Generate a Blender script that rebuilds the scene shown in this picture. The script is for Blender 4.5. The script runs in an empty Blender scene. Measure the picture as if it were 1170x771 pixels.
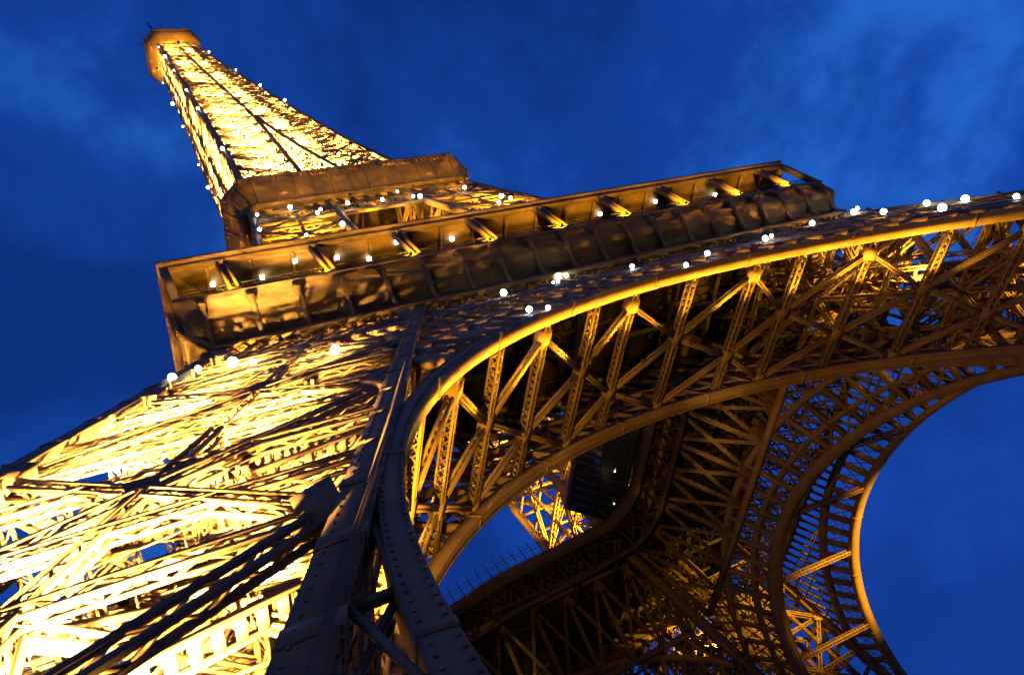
import bpy, math, random
import numpy as np
from mathutils import Vector, Matrix

random.seed(7)
SC = bpy.context.scene
COL = SC.collection

# ------------------------------------------------------------------ camera
cam_d = bpy.data.cameras.new("camera")
cam = bpy.data.objects.new("camera", cam_d)
COL.objects.link(cam)
cam_d.sensor_fit = 'HORIZONTAL'
cam_d.sensor_width = 36.0
cam_d.lens = 27.313
cam_d.clip_start = 0.2
cam_d.clip_end = 12000
CAM_LOC = (-40.745, -65.855, 3.16)
rvv = Vector((0.576520946, -0.536644582, -0.0805732878))      # world -> view axis-angle (x right, y down, z forward)
Rw = Matrix.Rotation(rvv.length, 3, rvv.normalized())
right, down, fwd = Rw[0], Rw[1], Rw[2]
M = Matrix((( right[0], -down[0], -fwd[0], CAM_LOC[0]),
            ( right[1], -down[1], -fwd[1], CAM_LOC[1]),
            ( right[2], -down[2], -fwd[2], CAM_LOC[2]),
            (0, 0, 0, 1)))
cam.matrix_world = M
SC.camera = cam

# ------------------------------------------------------------------ dusk sky
world = bpy.data.worlds.new("World")
SC.world = world
world.use_nodes = True
nt = world.node_tree
for n in list(nt.nodes):
    nt.nodes.remove(n)
out = nt.nodes.new('ShaderNodeOutputWorld')
bg = nt.nodes.new('ShaderNodeBackground')
tc = nt.nodes.new('ShaderNodeTexCoord')
mp = nt.nodes.new('ShaderNodeMapping')
mp.inputs['Scale'].default_value = (1.0, 1.0, 1.0)
mp.inputs['Rotation'].default_value = (3.1, 0.7, 2.2)
n1 = nt.nodes.new('ShaderNodeTexNoise')
n1.inputs['Scale'].default_value = 2.3
n1.inputs['Detail'].default_value = 7.0
n1.inputs['Roughness'].default_value = 0.52
n1.inputs['Distortion'].default_value = 0.6
r1 = nt.nodes.new('ShaderNodeValToRGB')
r1.color_ramp.interpolation = 'EASE'
e = r1.color_ramp.elements
e[0].position = 0.36; e[0].color = (0.0038, 0.027, 0.180, 1)
e[1].position = 0.70; e[1].color = (0.013, 0.100, 0.44, 1)
m1 = e.new(0.52); m1.color = (0.005, 0.040, 0.262, 1)
sep = nt.nodes.new('ShaderNodeSeparateXYZ')
r2 = nt.nodes.new('ShaderNodeMapRange')
r2.inputs['From Min'].default_value = 0.0
r2.inputs['From Max'].default_value = 0.8
r2.inputs['To Min'].default_value = 1.7
r2.inputs['To Max'].default_value = 1.12
mul = nt.nodes.new('ShaderNodeVectorMath'); mul.operation = 'SCALE'
L = nt.links.new
L(tc.outputs['Generated'], mp.inputs['Vector'])
L(mp.outputs['Vector'], n1.inputs['Vector'])
L(n1.outputs['Fac'], r1.inputs['Fac'])
L(tc.outputs['Generated'], sep.inputs['Vector'])
L(sep.outputs['Z'], r2.inputs['Value'])
L(r1.outputs['Color'], mul.inputs[0])
L(r2.outputs['Result'], mul.inputs['Scale'])
n2 = nt.nodes.new('ShaderNodeTexNoise')
n2.inputs['Scale'].default_value = 9.0
n2.inputs['Detail'].default_value = 9.0
n2.inputs['Roughness'].default_value = 0.62
L(mp.outputs['Vector'], n2.inputs['Vector'])
mx = nt.nodes.new('ShaderNodeMath'); mx.operation = 'MULTIPLY_ADD'
mx.inputs[1].default_value = 0.36
L(n2.outputs['Fac'], mx.inputs[0])
sb = nt.nodes.new('ShaderNodeMath'); sb.operation = 'SUBTRACT'; sb.inputs[1].default_value = 0.17
L(n1.outputs['Fac'], sb.inputs[0]); L(sb.outputs['Value'], mx.inputs[2])
L(mx.outputs['Value'], r1.inputs['Fac'])
# low band of warm city light on the horizon
gl = nt.nodes.new('ShaderNodeMapRange')
gl.inputs['From Min'].default_value = 0.0; gl.inputs['From Max'].default_value = 0.085
gl.inputs['To Min'].default_value = 1.0; gl.inputs['To Max'].default_value = 0.0
L(sep.outputs['Z'], gl.inputs['Value'])
gc = nt.nodes.new('ShaderNodeVectorMath'); gc.operation = 'SCALE'
gc.inputs[0].default_value = (0.95, 0.62, 0.38)
L(gl.outputs['Result'], gc.inputs['Scale'])
ad = nt.nodes.new('ShaderNodeVectorMath'); ad.operation = 'ADD'
L(mul.outputs['Vector'], ad.inputs[0]); L(gc.outputs['Vector'], ad.inputs[1])
L(ad.outputs['Vector'], bg.inputs['Color'])
bg.inputs['Strength'].default_value = 1.0
L(bg.outputs['Background'], out.inputs['Surface'])

vs = SC.view_settings
vs.view_transform = 'Standard'
vs.look = 'None'
vs.exposure = 0.0
vs.gamma = 1.0
vs.use_curve_mapping = False
SC.cycles.max_bounces = 3
SC.cycles.diffuse_bounces = 1
SC.cycles.glossy_bounces = 1
SC.cycles.sample_clamp_indirect = 1.0
SC.cycles.sample_clamp_direct = 0.0
SC.cycles.use_light_tree = True
SC.cycles.use_denoising = True
SC.cycles.denoising_prefilter = 'NONE'

# ------------------------------------------------------------------ materials
def paint(name, base, rough=0.55, var=0.35, scale=0.9, metallic=0.0, spec=0.15, tone=False):
    m = bpy.data.materials.new(name)
    m.use_nodes = True
    t = m.node_tree
    b = t.nodes['Principled BSDF']
    b.inputs['Roughness'].default_value = rough
    b.inputs['Metallic'].default_value = metallic
    b.inputs['Specular IOR Level'].default_value = spec
    tcn = t.nodes.new('ShaderNodeTexCoord')
    nn = t.nodes.new('ShaderNodeTexNoise')
    nn.inputs['Scale'].default_value = scale
    nn.inputs['Detail'].default_value = 8
    nn.inputs['Roughness'].default_value = 0.65
    rr = t.nodes.new('ShaderNodeValToRGB')
    rr.color_ramp.elements[0].position = 0.3
    rr.color_ramp.elements[1].position = 0.72
    rr.color_ramp.elements[0].color = tuple(c * (1 - var) for c in base) + (1,)
    rr.color_ramp.elements[1].color = tuple(min(1, c * (1 + var * .5)) for c in base) + (1,)
    t.links.new(tcn.outputs['Object'], nn.inputs['Vector'])
    t.links.new(nn.outputs['Fac'], rr.inputs['Fac'])
    if tone:                                                       # each bar of the ironwork has weathered differently
        an = t.nodes.new('ShaderNodeAttribute'); an.attribute_name = 'tone'
        sc_ = t.nodes.new('ShaderNodeVectorMath'); sc_.operation = 'SCALE'
        t.links.new(rr.outputs['Color'], sc_.inputs[0]); t.links.new(an.outputs['Fac'], sc_.inputs['Scale'])
        t.links.new(sc_.outputs['Vector'], b.inputs['Base Color'])
    else:
        t.links.new(rr.outputs['Color'], b.inputs['Base Color'])
    return m

def glow(name, col, strength, sample=False):
    m = bpy.data.materials.new(name)
    m.use_nodes = True
    t = m.node_tree
    b = t.nodes['Principled BSDF']
    b.inputs['Base Color'].default_value = (0.6, 0.6, 0.6, 1)
    b.inputs['Emission Color'].default_value = col + (1,)
    b.inputs['Emission Strength'].default_value = strength
    nn = t.nodes.new('ShaderNodeTexNoise'); nn.inputs['Scale'].default_value = 3
    mr = t.nodes.new('ShaderNodeMapRange')
    mr.inputs['To Min'].default_value = 0.4; mr.inputs['To Max'].default_value = 0.5
    t.links.new(nn.outputs['Fac'], mr.inputs['Value'])
    t.links.new(mr.outputs['Result'], b.inputs['Roughness'])
    if not sample:
        m.cycles.emission_sampling = 'NONE'
    return m

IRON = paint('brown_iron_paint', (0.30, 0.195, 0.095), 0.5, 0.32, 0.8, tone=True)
COVE = paint('shadow_mottled_cove_paint', (0.25, 0.155, 0.065), 0.6, 0.5, 0.45)  # mottle exaggerated so the colour carries the blotchy lattice shadows on the fascia
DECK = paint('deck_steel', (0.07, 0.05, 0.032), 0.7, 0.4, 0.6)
STONE = paint('masonry', (0.34, 0.31, 0.26), 0.85, 0.3, 0.5)
DARK = paint('dark_steel', (0.05, 0.048, 0.045), 0.6, 0.3, 2.0)
GLASSY = paint('dark_glass', (0.03, 0.035, 0.045), 0.12, 0.2, 0.5, spec=0.6)
FLASH = glow('flash_glass', (0.80, 0.87, 1.0), 30.0)
SPOTG = glow('spot_glass', (1.0, 0.93, 0.80), 14.0)
SODG = glow('sodium_glass', (1.0, 0.74, 0.40), 14.0)

# ------------------------------------------------------------------ mesh collector
class MB:
    def __init__(s):
        s.b = []          # bars
        s.V = []; s.F = []
    def bar(s, p0, p1, w, h=None, up=(0, 0, 1)):
        s.b.append((*p0, *p1, w, h if h else w, *up))
    def poly(s, verts, faces):
        o = len(s.V)
        s.V.extend([tuple(v) for v in verts])
        s.F.extend([tuple(i + o for i in f) for f in faces])
    def prism(s, a, b):
        """closed solid between two equal polygons a and b"""
        n = len(a)
        f = [tuple(range(n - 1, -1, -1)), tuple(range(n, 2 * n))]
        f += [(i, (i + 1) % n, n + (i + 1) % n, n + i) for i in range(n)]
        s.poly(list(a) + list(b), f)
    def sweep(s, sections, closed=False):
        n = len(sections[0]); m = len(sections)
        vs_ = [v for sec in sections for v in sec]
        f = []
        for i in range(m if closed else m - 1):
            j = (i + 1) % m
            for q in range(n):
                r = (q + 1) % n
                f.append((i * n + q, i * n + r, j * n + r, j * n + q))
        if not closed:
            f.append(tuple(range(n - 1, -1, -1)))
            f.append(tuple((m - 1) * n + q for q in range(n)))
        s.poly(vs_, f)
    def box(s, c, sx, sy, sz):
        x, y, z = c; a, b, d = sx / 2, sy / 2, sz / 2
        lo = [(x - a, y - b, z - d), (x + a, y - b, z - d), (x + a, y + b, z - d), (x - a, y + b, z - d)]
        hi = [(p[0], p[1], z + d) for p in lo]
        s.prism(lo, hi)
    def lattice(s, p0, p1, w, h, up=(0, 0, 1), cell=None, ang=0.12, lace=0.07, cross=False):
        """box lattice beam: four corner angles laced on four sides"""
        p0 = np.array(p0, float); p1 = np.array(p1, float)
        d = p1 - p0; Ln = np.linalg.norm(d)
        if Ln < 0.3: return
        d /= Ln
        u = np.array(up, float); sd = np.cross(d, u)
        if np.linalg.norm(sd) < 1e-4:
            sd = np.cross(d, (1, 0, 0.01))
        sd /= np.linalg.norm(sd); u = np.cross(sd, d)
        cs = [(-1, -1), (1, -1), (1, 1), (-1, 1)]
        off = [sd * (a * (w - ang) / 2) + u * (b * (h - ang) / 2) for a, b in cs]
        for o in off:
            s.bar(p0 + o, p1 + o, ang, ang, u)
        c = cell or max(w, h)
        n = max(2, int(round(Ln / c)))
        for q in range(4):
            a, b = off[q], off[(q + 1) % 4]
            nrm = (a + b)
            for i in range(n):
                t0 = p0 + d * (Ln * i / n); t1 = p0 + d * (Ln * (i + 1) / n)
                if i % 2 == q % 2 or cross:
                    s.bar(t0 + a, t1 + b, lace, lace * .45, nrm)
                if i % 2 != q % 2 or cross:
                    s.bar(t0 + b, t1 + a, lace, lace * .45, nrm)
    def build(s, name, mat, parent=None, smooth=False):
        nb = len(s.b)
        V = np.array(s.V, float).reshape(-1, 3)
        faces = list(s.F)
        if nb:
            B = np.array(s.b, float)
            p0, p1 = B[:, 0:3], B[:, 3:6]; w = B[:, 6:7] / 2; h = B[:, 7:8] / 2; up = B[:, 8:11]
            d = p1 - p0; d /= np.maximum(np.linalg.norm(d, axis=1, keepdims=True), 1e-9)
            sd = np.cross(d, up); ln = np.linalg.norm(sd, axis=1, keepdims=True)
            bad = (ln < 1e-3).ravel()
            if bad.any():
                alt = np.cross(d[bad], np.array((0.13, 0.97, 0.21))); sd[bad] = alt; ln[bad] = np.linalg.norm(alt, axis=1, keepdims=True)
            sd /= ln; u = np.cross(sd, d)
            vv = []
            for e_ in (p0, p1):
                for a, b in ((-1, -1), (1, -1), (1, 1), (-1, 1)):
                    vv.append(e_ + sd * w * a + u * h * b)
            vv = np.stack(vv, 1).reshape(-1, 3)
            base = len(V) + np.arange(nb)[:, None, None] * 8
            fq = np.array([(3, 2, 1, 0), (4, 5, 6, 7), (0, 1, 5, 4), (1, 2, 6, 5), (2, 3, 7, 6), (3, 0, 4, 7)])[None]
            bf = (base + fq).reshape(-1, 4)
            V = np.concatenate([V, vv]) if len(V) else vv
        else:
            bf = np.zeros((0, 4), int)
        me = bpy.data.meshes.new(name)
        loops = []; starts = []; tot = []
        k_ = 0
        for f in faces:
            starts.append(k_); tot.append(len(f)); loops.extend(f); k_ += len(f)
        loops = np.concatenate([np.array(loops, int), bf.ravel()]) if len(bf) else np.array(loops, int)
        starts = np.concatenate([np.array(starts, int), k_ + np.arange(len(bf)) * 4]).astype(int)
        me.vertices.add(len(V)); me.vertices.foreach_set('co', V.ravel())
        me.loops.add(len(loops)); me.loops.foreach_set('vertex_index', loops.astype(np.int32))
        me.polygons.add(len(starts)); me.polygons.foreach_set('loop_start', starts.astype(np.int32))
        me.update(calc_edges=True)
        me.validate()
        if len(me.polygons) == len(starts):
            tone = np.ones(len(starts), np.float32)
            if nb:
                rng = np.random.default_rng(len(starts))
                tone[len(faces):] = np.repeat(rng.uniform(.62, 1.3, nb), 6)
            at = me.attributes.new('tone', 'FLOAT', 'FACE')
            at.data.foreach_set('value', tone)
        if smooth:
            for p in me.polygons: p.use_smooth = True
        me.materials.append(mat)
        o = bpy.data.objects.new(name, me)
        COL.objects.link(o)
        if parent: o.parent = parent
        return o

def copy_tree(o, parent=None):
    c = o.copy(); COL.objects.link(c)
    if parent is not None: c.parent = parent
    for ch in list(o.children):
        copy_tree(ch, c)
    return c

def four_sides(part, tower):
    """three more copies of a part (and its sub-parts), a quarter turn apart"""
    res = [part]
    for q in (1, 2, 3):
        c = copy_tree(part, tower)
        c.rotation_euler = (0, 0, q * math.pi / 2)
        res.append(c)
    return res

# ------------------------------------------------------------------ ground
g = MB()
g.poly([(-3000, -3000, 0), (3000, -3000, 0), (3000, 3000, 0), (-3000, 3000, 0)], [(0, 1, 2, 3)])
ground = g.build('ground', paint('gravel_ground', (0.10, 0.092, 0.08), 0.9, 0.4, 0.4))
ground['kind'] = 'structure'

# ------------------------------------------------------------------ tower geometry
tower = bpy.data.objects.new('lattice_tower', None)
COL.objects.link(tower)
tower['label'] = 'tall iron lattice tower on four arched pillars, floodlit gold against the dusk sky'
tower['category'] = 'tower'

K = 0.514
HF = 60.6            # outer face plane at z = 0
CH = 1.1             # chord box
HO = 60.05           # outer chord axis at z = 0
HI = 44.65           # inner chord axis at z = 0
ZC, RA = 2.75, 37.5  # arch centre height and intrados radius
BACK = 14.0          # distance of the inner arch plane behind the outer one

def fpt(u, z, off=0.0):
    """point on the near face: u along it, z up, off behind the outer plane"""
    return (u, -(HF - off - K * z), z)

def chord_r(th):
    """radius at which a ray from the arch centre meets the pillar's inner chord"""
    return (HI - CH / 2 - K * ZC) / (abs(math.cos(th)) + K * math.sin(th))

def arch_pt(th, r, off):
    return fpt(-r * math.cos(th), ZC + r * math.sin(th), off)

# ---- pillar, first stage (ground to first floor), corner (-x, -y)
def P1(a, b, z):
    """a, b: 0 = inner chord, 1 = outer chord along x and y"""
    i, o = HI - K * z, HO - K * z
    return (-(i + a * (o - i)), -(i + b * (o - i)), z)

LV1 = [4.5, 17.0, 29.0, 39.6, 49.3]
FACES = [lambda s, z: P1(s, 1, z), lambda s, z: P1(1, s, z), lambda s, z: P1(s, 0, z), lambda s, z: P1(0, s, z)]
FN = [(0, -1, 0), (-1, 0, 0), (0, 1, 0), (1, 0, 0)]

web = MB()
# inner frames, lift track, stairs and secondary rails: the clutter inside the pillar
for i in range(len(LV1) - 1):
    z0, z1 = LV1[i], LV1[i + 1]
    for zz in ((z0 + z1) / 2,):
        web.lattice(P1(0, 0, zz), P1(1, 1, zz), .6, .7, cell=1.1, ang=.15, lace=.12)
        web.lattice(P1(1, 0, zz), P1(0, 1, zz), .6, .7, cell=1.1, ang=.15, lace=.12)
        for q in (.33, .66):
            web.lattice(P1(q, 0, zz), P1(q, 1, zz), .5, .7, cell=1.1, ang=.14, lace=.11)
            web.lattice(P1(0, q, zz + .7), P1(1, q, zz + .7), .5, .7, cell=1.1, ang=.14, lace=.11)
    # X frames in the middle planes, parallel to the faces
    for q in (.34, .67):
        web.lattice(P1(.03, q, z0), P1(.97, q, z1), .5, .5, (0, -1, 0), cell=.9, ang=.14, lace=.12)
        web.lattice(P1(.97, q, z0), P1(.03, q, z1), .5, .5, (0, -1, 0), cell=.9, ang=.14, lace=.12)
    web.lattice(P1(.5, .03, z0), P1(.5, .97, z1), .5, .5, (-1, 0, 0), cell=.9, ang=.14, lace=.12)
    web.lattice(P1(.5, .97, z0), P1(.5, .03, z1), .5, .5, (-1, 0, 0), cell=.9, ang=.14, lace=.12)
    for t in (.25, .75):
        zz = z0 + (z1 - z0) * t
        web.lattice(P1(.03, .5, zz), P1(.97, .5, zz), .4, .45, (0, -1, 0), cell=.8, ang=.12, lace=.1)
# lift track: two rails and sleepers, sloping with the pillar
for a in (.36, .44, .56, .64):
    web.lattice(P1(a, .30, 4), P1(a, .30, 56), .5, 1.1, (0, 1, 0), cell=1.1, ang=.18, lace=.12)
z = 4.5
while z < 55:
    web.bar(P1(.34, .30, z), P1(.46, .30, z), .18, .3)
    web.bar(P1(.54, .30, z), P1(.66, .30, z), .18, .3)
    z += 1.1
# stair flights zigzagging up
z = 5.0; sgn = 0
while z < 50:
    a0, a1 = (.15, .85) if sgn % 2 == 0 else (.85, .15)
    bb = .72
    p, q = np.array(P1(a0, bb, z)), np.array(P1(a1, bb, z + 3.6))
    for dy in (-.6, .6):
        web.bar(p + (0, dy, 0), q + (0, dy, 0), .08, .32)
        web.bar(p + (0, dy, 1.1), q + (0, dy, 1.1), .06, .06)
        for t in np.linspace(0, 1, 9):
            m = p + (q - p) * t + (0, dy, 0)
            web.bar(m, m + (0, 0, 1.1), .05, .05)
    for t in np.linspace(0, 1, 20):
        m = p + (q - p) * t
        web.box(tuple(m), .34, 1.2, .05)
    z += 3.6; sgn += 1
# secondary rails on the faces (thin, at uneven heights)
for fi, F in enumerate(FACES):
    for i in range(len(LV1) - 1):
        z0, z1 = LV1[i], LV1[i + 1]
        for t in ((() if i == 0 else (.3, .68)) if fi < 2 else (.5,)):
            zz = z0 + (z1 - z0) * t
            web.lattice(F(.03, zz), F(.97, zz), .45, .5, FN[fi], cell=.8, ang=.12, lace=.1)
        if fi > 0:
            for q in (.25, .75):
                web.lattice(F(q, z0), F(q, z1), .45, .45, FN[fi], cell=.9, ang=.12, lace=.1)
pillar = web.build('pillar', IRON, tower)

def chord_sections(path, half):
    secs = []
    for (x, y, zz) in path:
        secs.append([(x - half, y - half, zz), (x + half, y - half, zz), (x + half, y + half, zz), (x - half, y + half, zz)])
    return secs

for a in (0, 1):
    for b in (0, 1):
        c = MB()
        c.sweep(chord_sections([P1(a, b, zz) for zz in (2.5, 20, 40, 57.6)], CH / 2))
        # raised cover strips, splice plates and rivet lines give the box its stepped faces
        for dy in (-1, 1):
            for dx, w in ((.38, .3),):
                p0, p1 = P1(a, b, 3), P1(a, b, 57)
                o = (dx, dy * (CH / 2 + .005), 0)
                c.bar(np.array(p0) + o, np.array(p1) + o, w, .07, (0, 1, 0))
        for zz in np.arange(5, 57, 3.1):
            x, y, _ = P1(a, b, zz)
            dz = .55
            x2, y2, _ = P1(a, b, zz + dz)
            h2 = CH / 2 + .035
            c.sweep(chord_sections([(x, y, zz), (x2, y2, zz + dz)], h2))
        for zz in np.arange(4, 57, .42):
            x, y, _ = P1(a, b, zz)
            for e_ in (-.3, .3):
                c.box((x + e_, y - CH / 2 - .02, zz), .07, .06, .07)
                c.box((x + e_, y + CH / 2 + .02, zz), .07, .06, .07)
                c.box((x - CH / 2 - .02, y + e_, zz), .06, .07, .07)
                c.box((x + CH / 2 + .02, y + e_, zz), .06, .07, .07)
        c.build('corner_chord', IRON, pillar)

for fi, F in enumerate(FACES):
    for i in range(len(LV1) - 1):
        z0, z1 = LV1[i], LV1[i + 1]
        x = MB()
        x.lattice(F(.03, z0), F(.97, z1), .55, .6, FN[fi], cell=.9, ang=.16, lace=.1)
        x.lattice(F(.97, z0), F(.03, z1), .55, .6, FN[fi], cell=.9, ang=.16, lace=.1)
        m = np.array(F(.5, (z0 + z1) / 2)); nn = np.array(FN[fi]) * .34
        x.bar(m + nn + (0, 0, -.5), m + nn + (0, 0, .5), 1.0, .05, FN[fi])
        x.build('cross_brace', IRON, pillar)
        st = MB()
        st.lattice(F(.5, z0), F(.5, z1), .5, .5, FN[fi], cell=.7, ang=.14, lace=.08)
        st.build('stiffener', IRON, pillar)
    for i, zz in enumerate(LV1):
        h = MB()
        h.lattice(F(.02, zz), F(.98, zz), .42, .5, FN[fi], cell=.7, ang=.11, lace=.08)
        # gusset plates where the girder meets the two chords
        nn = np.array(FN[fi]) * .47
        for s0, s1 in ((.03, .105), (.97, .9)):
            a0, a1 = np.array(F(s0, zz)) + nn, np.array(F(s1, zz)) + nn
            t = np.array(FN[fi]) * .05
            up_ = np.array((0, 0, 1.0)); q = .45
            if fi == 0 or fi == 2:
                h.prism([a0 + up_ * .8, a0 - up_ * .8, a1 - up_ * q, a1 + up_ * q], [a0 + up_ * .8 + t, a0 - up_ * .8 + t, a1 - up_ * q + t, a1 + up_ * q + t])
            else:
                h.prism([a0 + up_ * .8, a0 - up_ * .8, a1 - up_ * q, a1 + up_ * q], [a0 + up_ * .8 + t, a0 - up_ * .8 + t, a1 - up_ * q + t, a1 + up_ * q + t])
        h.build('horizontal_girder', IRON, pillar)
mbase = MB()
cx = -(HI + HO) / 2 + 1.3
mbase.prism([(cx - 13, cx - 13, 0), (cx + 13, cx - 13, 0), (cx + 13, cx + 13, 0), (cx - 13, cx + 13, 0)],
            [(cx - 10.6, cx - 10.6, 3.2), (cx + 10.6, cx - 10.6, 3.2), (cx + 10.6, cx + 10.6, 3.2), (cx - 10.6, cx + 10.6, 3.2)])
mbase.build('masonry_base', STONE, pillar)
four_sides(pillar, tower)
pillar['label'] = 'near left pillar, its lattice glowing almost white from within'

# ---- arch of one face
arch = MB()
TH0, TH1 = math.radians(4), math.radians(176)
# ornament of the outer ring: radial struts and small crosses
n = 56
for i in range(n + 1):
    th = TH0 + (TH1 - TH0) * i / n
    rl = min(RA + 3.7, chord_r(th) + .2)
    if rl < RA + 2.6: continue
    arch.bar(arch_pt(th, RA + .6, .45), arch_pt(th, rl, .45), .42, .7, (math.sin(th), 0, math.cos(th)))
    if i < n and rl > RA + 2.5:
        t2 = TH0 + (TH1 - TH0) * (i + 1) / n
        arch.bar(arch_pt(th, RA + .6, .3), arch_pt(t2, RA + 3.7, .3), .10, .10, (0, 1, 0))
        arch.bar(arch_pt(t2, RA + .6, .5), arch_pt(th, RA + 3.7, .5), .10, .10, (0, 1, 0))
# arcade between the outer ring and the girder
u = -26.5
while u <= 26.6:
    r3 = RA + 4.3
    zr = ZC + math.sqrt(max(0.01, r3 * r3 - u * u))
    if zr < 46.2:
        arch.bar(fpt(u, zr - .4, .4), fpt(u, 46.4, .4), .16, .4, (1, 0, 0))
        if zr < 44.6:
            zt = 46.2
            for q in range(6):                                     # round arch heads
                a0, a1 = math.pi * q / 6, math.pi * (q + 1) / 6
                arch.bar(fpt(u + .66 - .6 * math.cos(a0), zt - .75 + .6 * math.sin(a0), .4), fpt(u + .66 - .6 * math.cos(a1), zt - .75 + .6 * math.sin(a1), .4), .14, .3, (0, 1, 0))
    u += 1.325
for zz in np.arange(24, 46, 1.5):                                  # horizontal bars of the spandrel lattice
    r3 = RA + 4.0
    if zz - ZC < r3:
        ua = math.sqrt(r3 * r3 - (zz - ZC) ** 2); ub = HI - K * zz
        if ub - ua > .5:
            for sg in (-1, 1):
                arch.bar(fpt(sg * ua, zz, .5), fpt(sg * ub, zz, .5), .14, .3, (0, 1, 0))
                arch.bar(fpt(sg * ua, zz, .5), fpt(sg * ub, zz + 1.5, .5), .10, .12, (0, 1, 0))
            
# inner ring: broad radial rungs
ring = MB()
n = 46
for i in range(n + 1):
    th = TH0 + (TH1 - TH0) * i / n
    rl = min(RA + 6.4, chord_r(th) + .3)
    if rl < RA + 1.3: continue
    ring.bar(arch_pt(th, RA + .8, BACK + .5), arch_pt(th, rl, BACK + .5), .7, .4, (math.sin(th), 0, math.cos(th)))
    if i < n and rl > RA + 3:
        t2 = TH0 + (TH1 - TH0) * (i + 1) / n
        ring.bar(arch_pt(th, RA + 1, BACK + .4), arch_pt(t2, RA + 3.2, BACK + .4), .22, .12, (0, 1, 0))
        ring.bar(arch_pt(t2, RA + 1, BACK + .6), arch_pt(th, RA + 3.2, BACK + .6), .22, .12, (0, 1, 0))
        if rl > RA + 6:
            ring.bar(arch_pt(th, RA + 3.3, BACK + .4), arch_pt(t2, RA + 6.3, BACK + .4), .2, .12, (0, 1, 0))
            ring.bar(arch_pt(t2, RA + 3.3, BACK + .6), arch_pt(th, RA + 6.3, BACK + .6), .2, .12, (0, 1, 0))
for sg in (-1, 1):
    zz = 5.0
    while zz < 12.6:
        ua = math.sqrt((RA + .6) ** 2 - (zz - ZC) ** 2); ub = HI - K * zz - .4
        zn = zz + 3.7
        uc = math.sqrt((RA + .6) ** 2 - (zn - ZC) ** 2); ud = HI - K * zn - .4
        arch.bar(fpt(sg * ua, zz, .7), fpt(sg * ub, zz, .7), .2, .2, (0, 0, 1))
        arch.bar(fpt(sg * ua, zz, .5), fpt(sg * ud, zn, .5), .16, .12, (0, 1, 0)); arch.bar(fpt(sg * ub, zz, .9), fpt(sg * uc, zn, .9), .16, .12, (0, 1, 0))
        zz = zn

def arch_rib(r, r0, r1, o0, o1, seams=True):
    secs = []
    N = 96
    T0, T1 = TH0, TH1
    if r0 > RA + 1:                                               # outer rings stop where they meet the pillars
        T0 = next(t for t in np.linspace(math.radians(25), math.pi / 2, 600) if chord_r(t) > r0 + .15)
        T1 = math.pi - T0
    for i in range(N + 1):
        th = T0 + (T1 - T0) * i / N
        secs.append([arch_pt(th, r0, o0), arch_pt(th, r0, o1), arch_pt(th, r1, o1), arch_pt(th, r1, o0)])
    r.sweep(secs)
    if seams:
        for i in range(4, N, 8):                                   # splice plates
            th = TH0 + (TH1 - TH0) * i / N; t2 = th + .008
            e_ = .03
            r.sweep([[arch_pt(t, r0 - e_, o0 - e_), arch_pt(t, r0 - e_, o1 + e_), arch_pt(t, r1 + e_, o1 + e_), arch_pt(t, r1 + e_, o0 - e_)] for t in (th, t2)])
        for oo in (o0 + .1, o1 - .1) if seams is True else ():                              # flange lips
            r.sweep([[arch_pt(TH0 + (TH1 - TH0) * i / N, r0 - .06, oo - .08), arch_pt(TH0 + (TH1 - TH0) * i / N, r0 - .06, oo + .08),
                      arch_pt(TH0 + (TH1 - TH0) * i / N, r0 + .02, oo + .08), arch_pt(TH0 + (TH1 - TH0) * i / N, r0 + .02, oo - .08)] for i in range(N + 1)])
arch_rib(arch, RA, RA + .66, .12, 1.25, 'plates')
arch_rib(arch, RA + 3.6, RA + 4.2, .1, .9, False)
arch_rib(ring, RA + .4, RA + 1.3, BACK, BACK + 1.2)
arch_rib(ring, RA + 3.0, RA + 3.5, BACK + .2, BACK + .8, False)
arch_rib(ring, RA + 6.2, RA + 6.8, BACK + .1, BACK + .9, False)
for i in range(330):                                               # rivet rows and cover strip on the outer face of the rib
    th = TH0 + (TH1 - TH0) * i / 330
    for rr in (.1, .56):
        a = np.array(arch_pt(th, RA + rr, .1)); arch.bar(a - (0, .03, 0), a + (0, .02, 0), .075, .075, (0, 0, 1))
arch_o = arch.build('arch', IRON, tower)
ring.build('inner_ring', IRON, arch_o)

# lattice posts across the soffit with gusseted diagonals
PT = [29, 38, 47, 56, 65, 74, 80.5, 90, 99.5, 106, 115, 124, 133, 142, 151]
def soff(thd, f):
    th = math.radians(thd)
    a = np.array(arch_pt(th, RA + .55, .9)); b = np.array(arch_pt(th, RA + 1.6, BACK + .4))
    return a + (b - a) * f
nodes = {}
for i, td in enumerate(PT):
    p = MB()
    th = math.radians(td)
    rad = (-math.cos(th), 0, math.sin(th))
    p.lattice(soff(td, 0), soff(td, 1), .62, .62, rad, cell=.62, ang=.13, lace=.08, cross=True)
    nodes[i] = (.10, .70) if i % 2 == 0 else (.44, .97)
    po = p.build('lattice_post', IRON, arch_o)
    for f in nodes[i]:
        c = soff(td, f); gm = MB()
        tng = np.array((math.sin(th), 0, math.cos(th))); dep = soff(td, 1) - soff(td, 0); dep = dep / np.linalg.norm(dep)
        nr = np.cross(tng, dep); 
        q = [c - nr * .36 + tng * (.5 * a) + dep * (.55 * b) for a, b in ((-1, -1), (1, -1), (1, 1), (-1, 1))]
        gm.prism(q, [v + nr * .72 for v in q])
        gm.build('gusset', IRON, arch_o)
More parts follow.
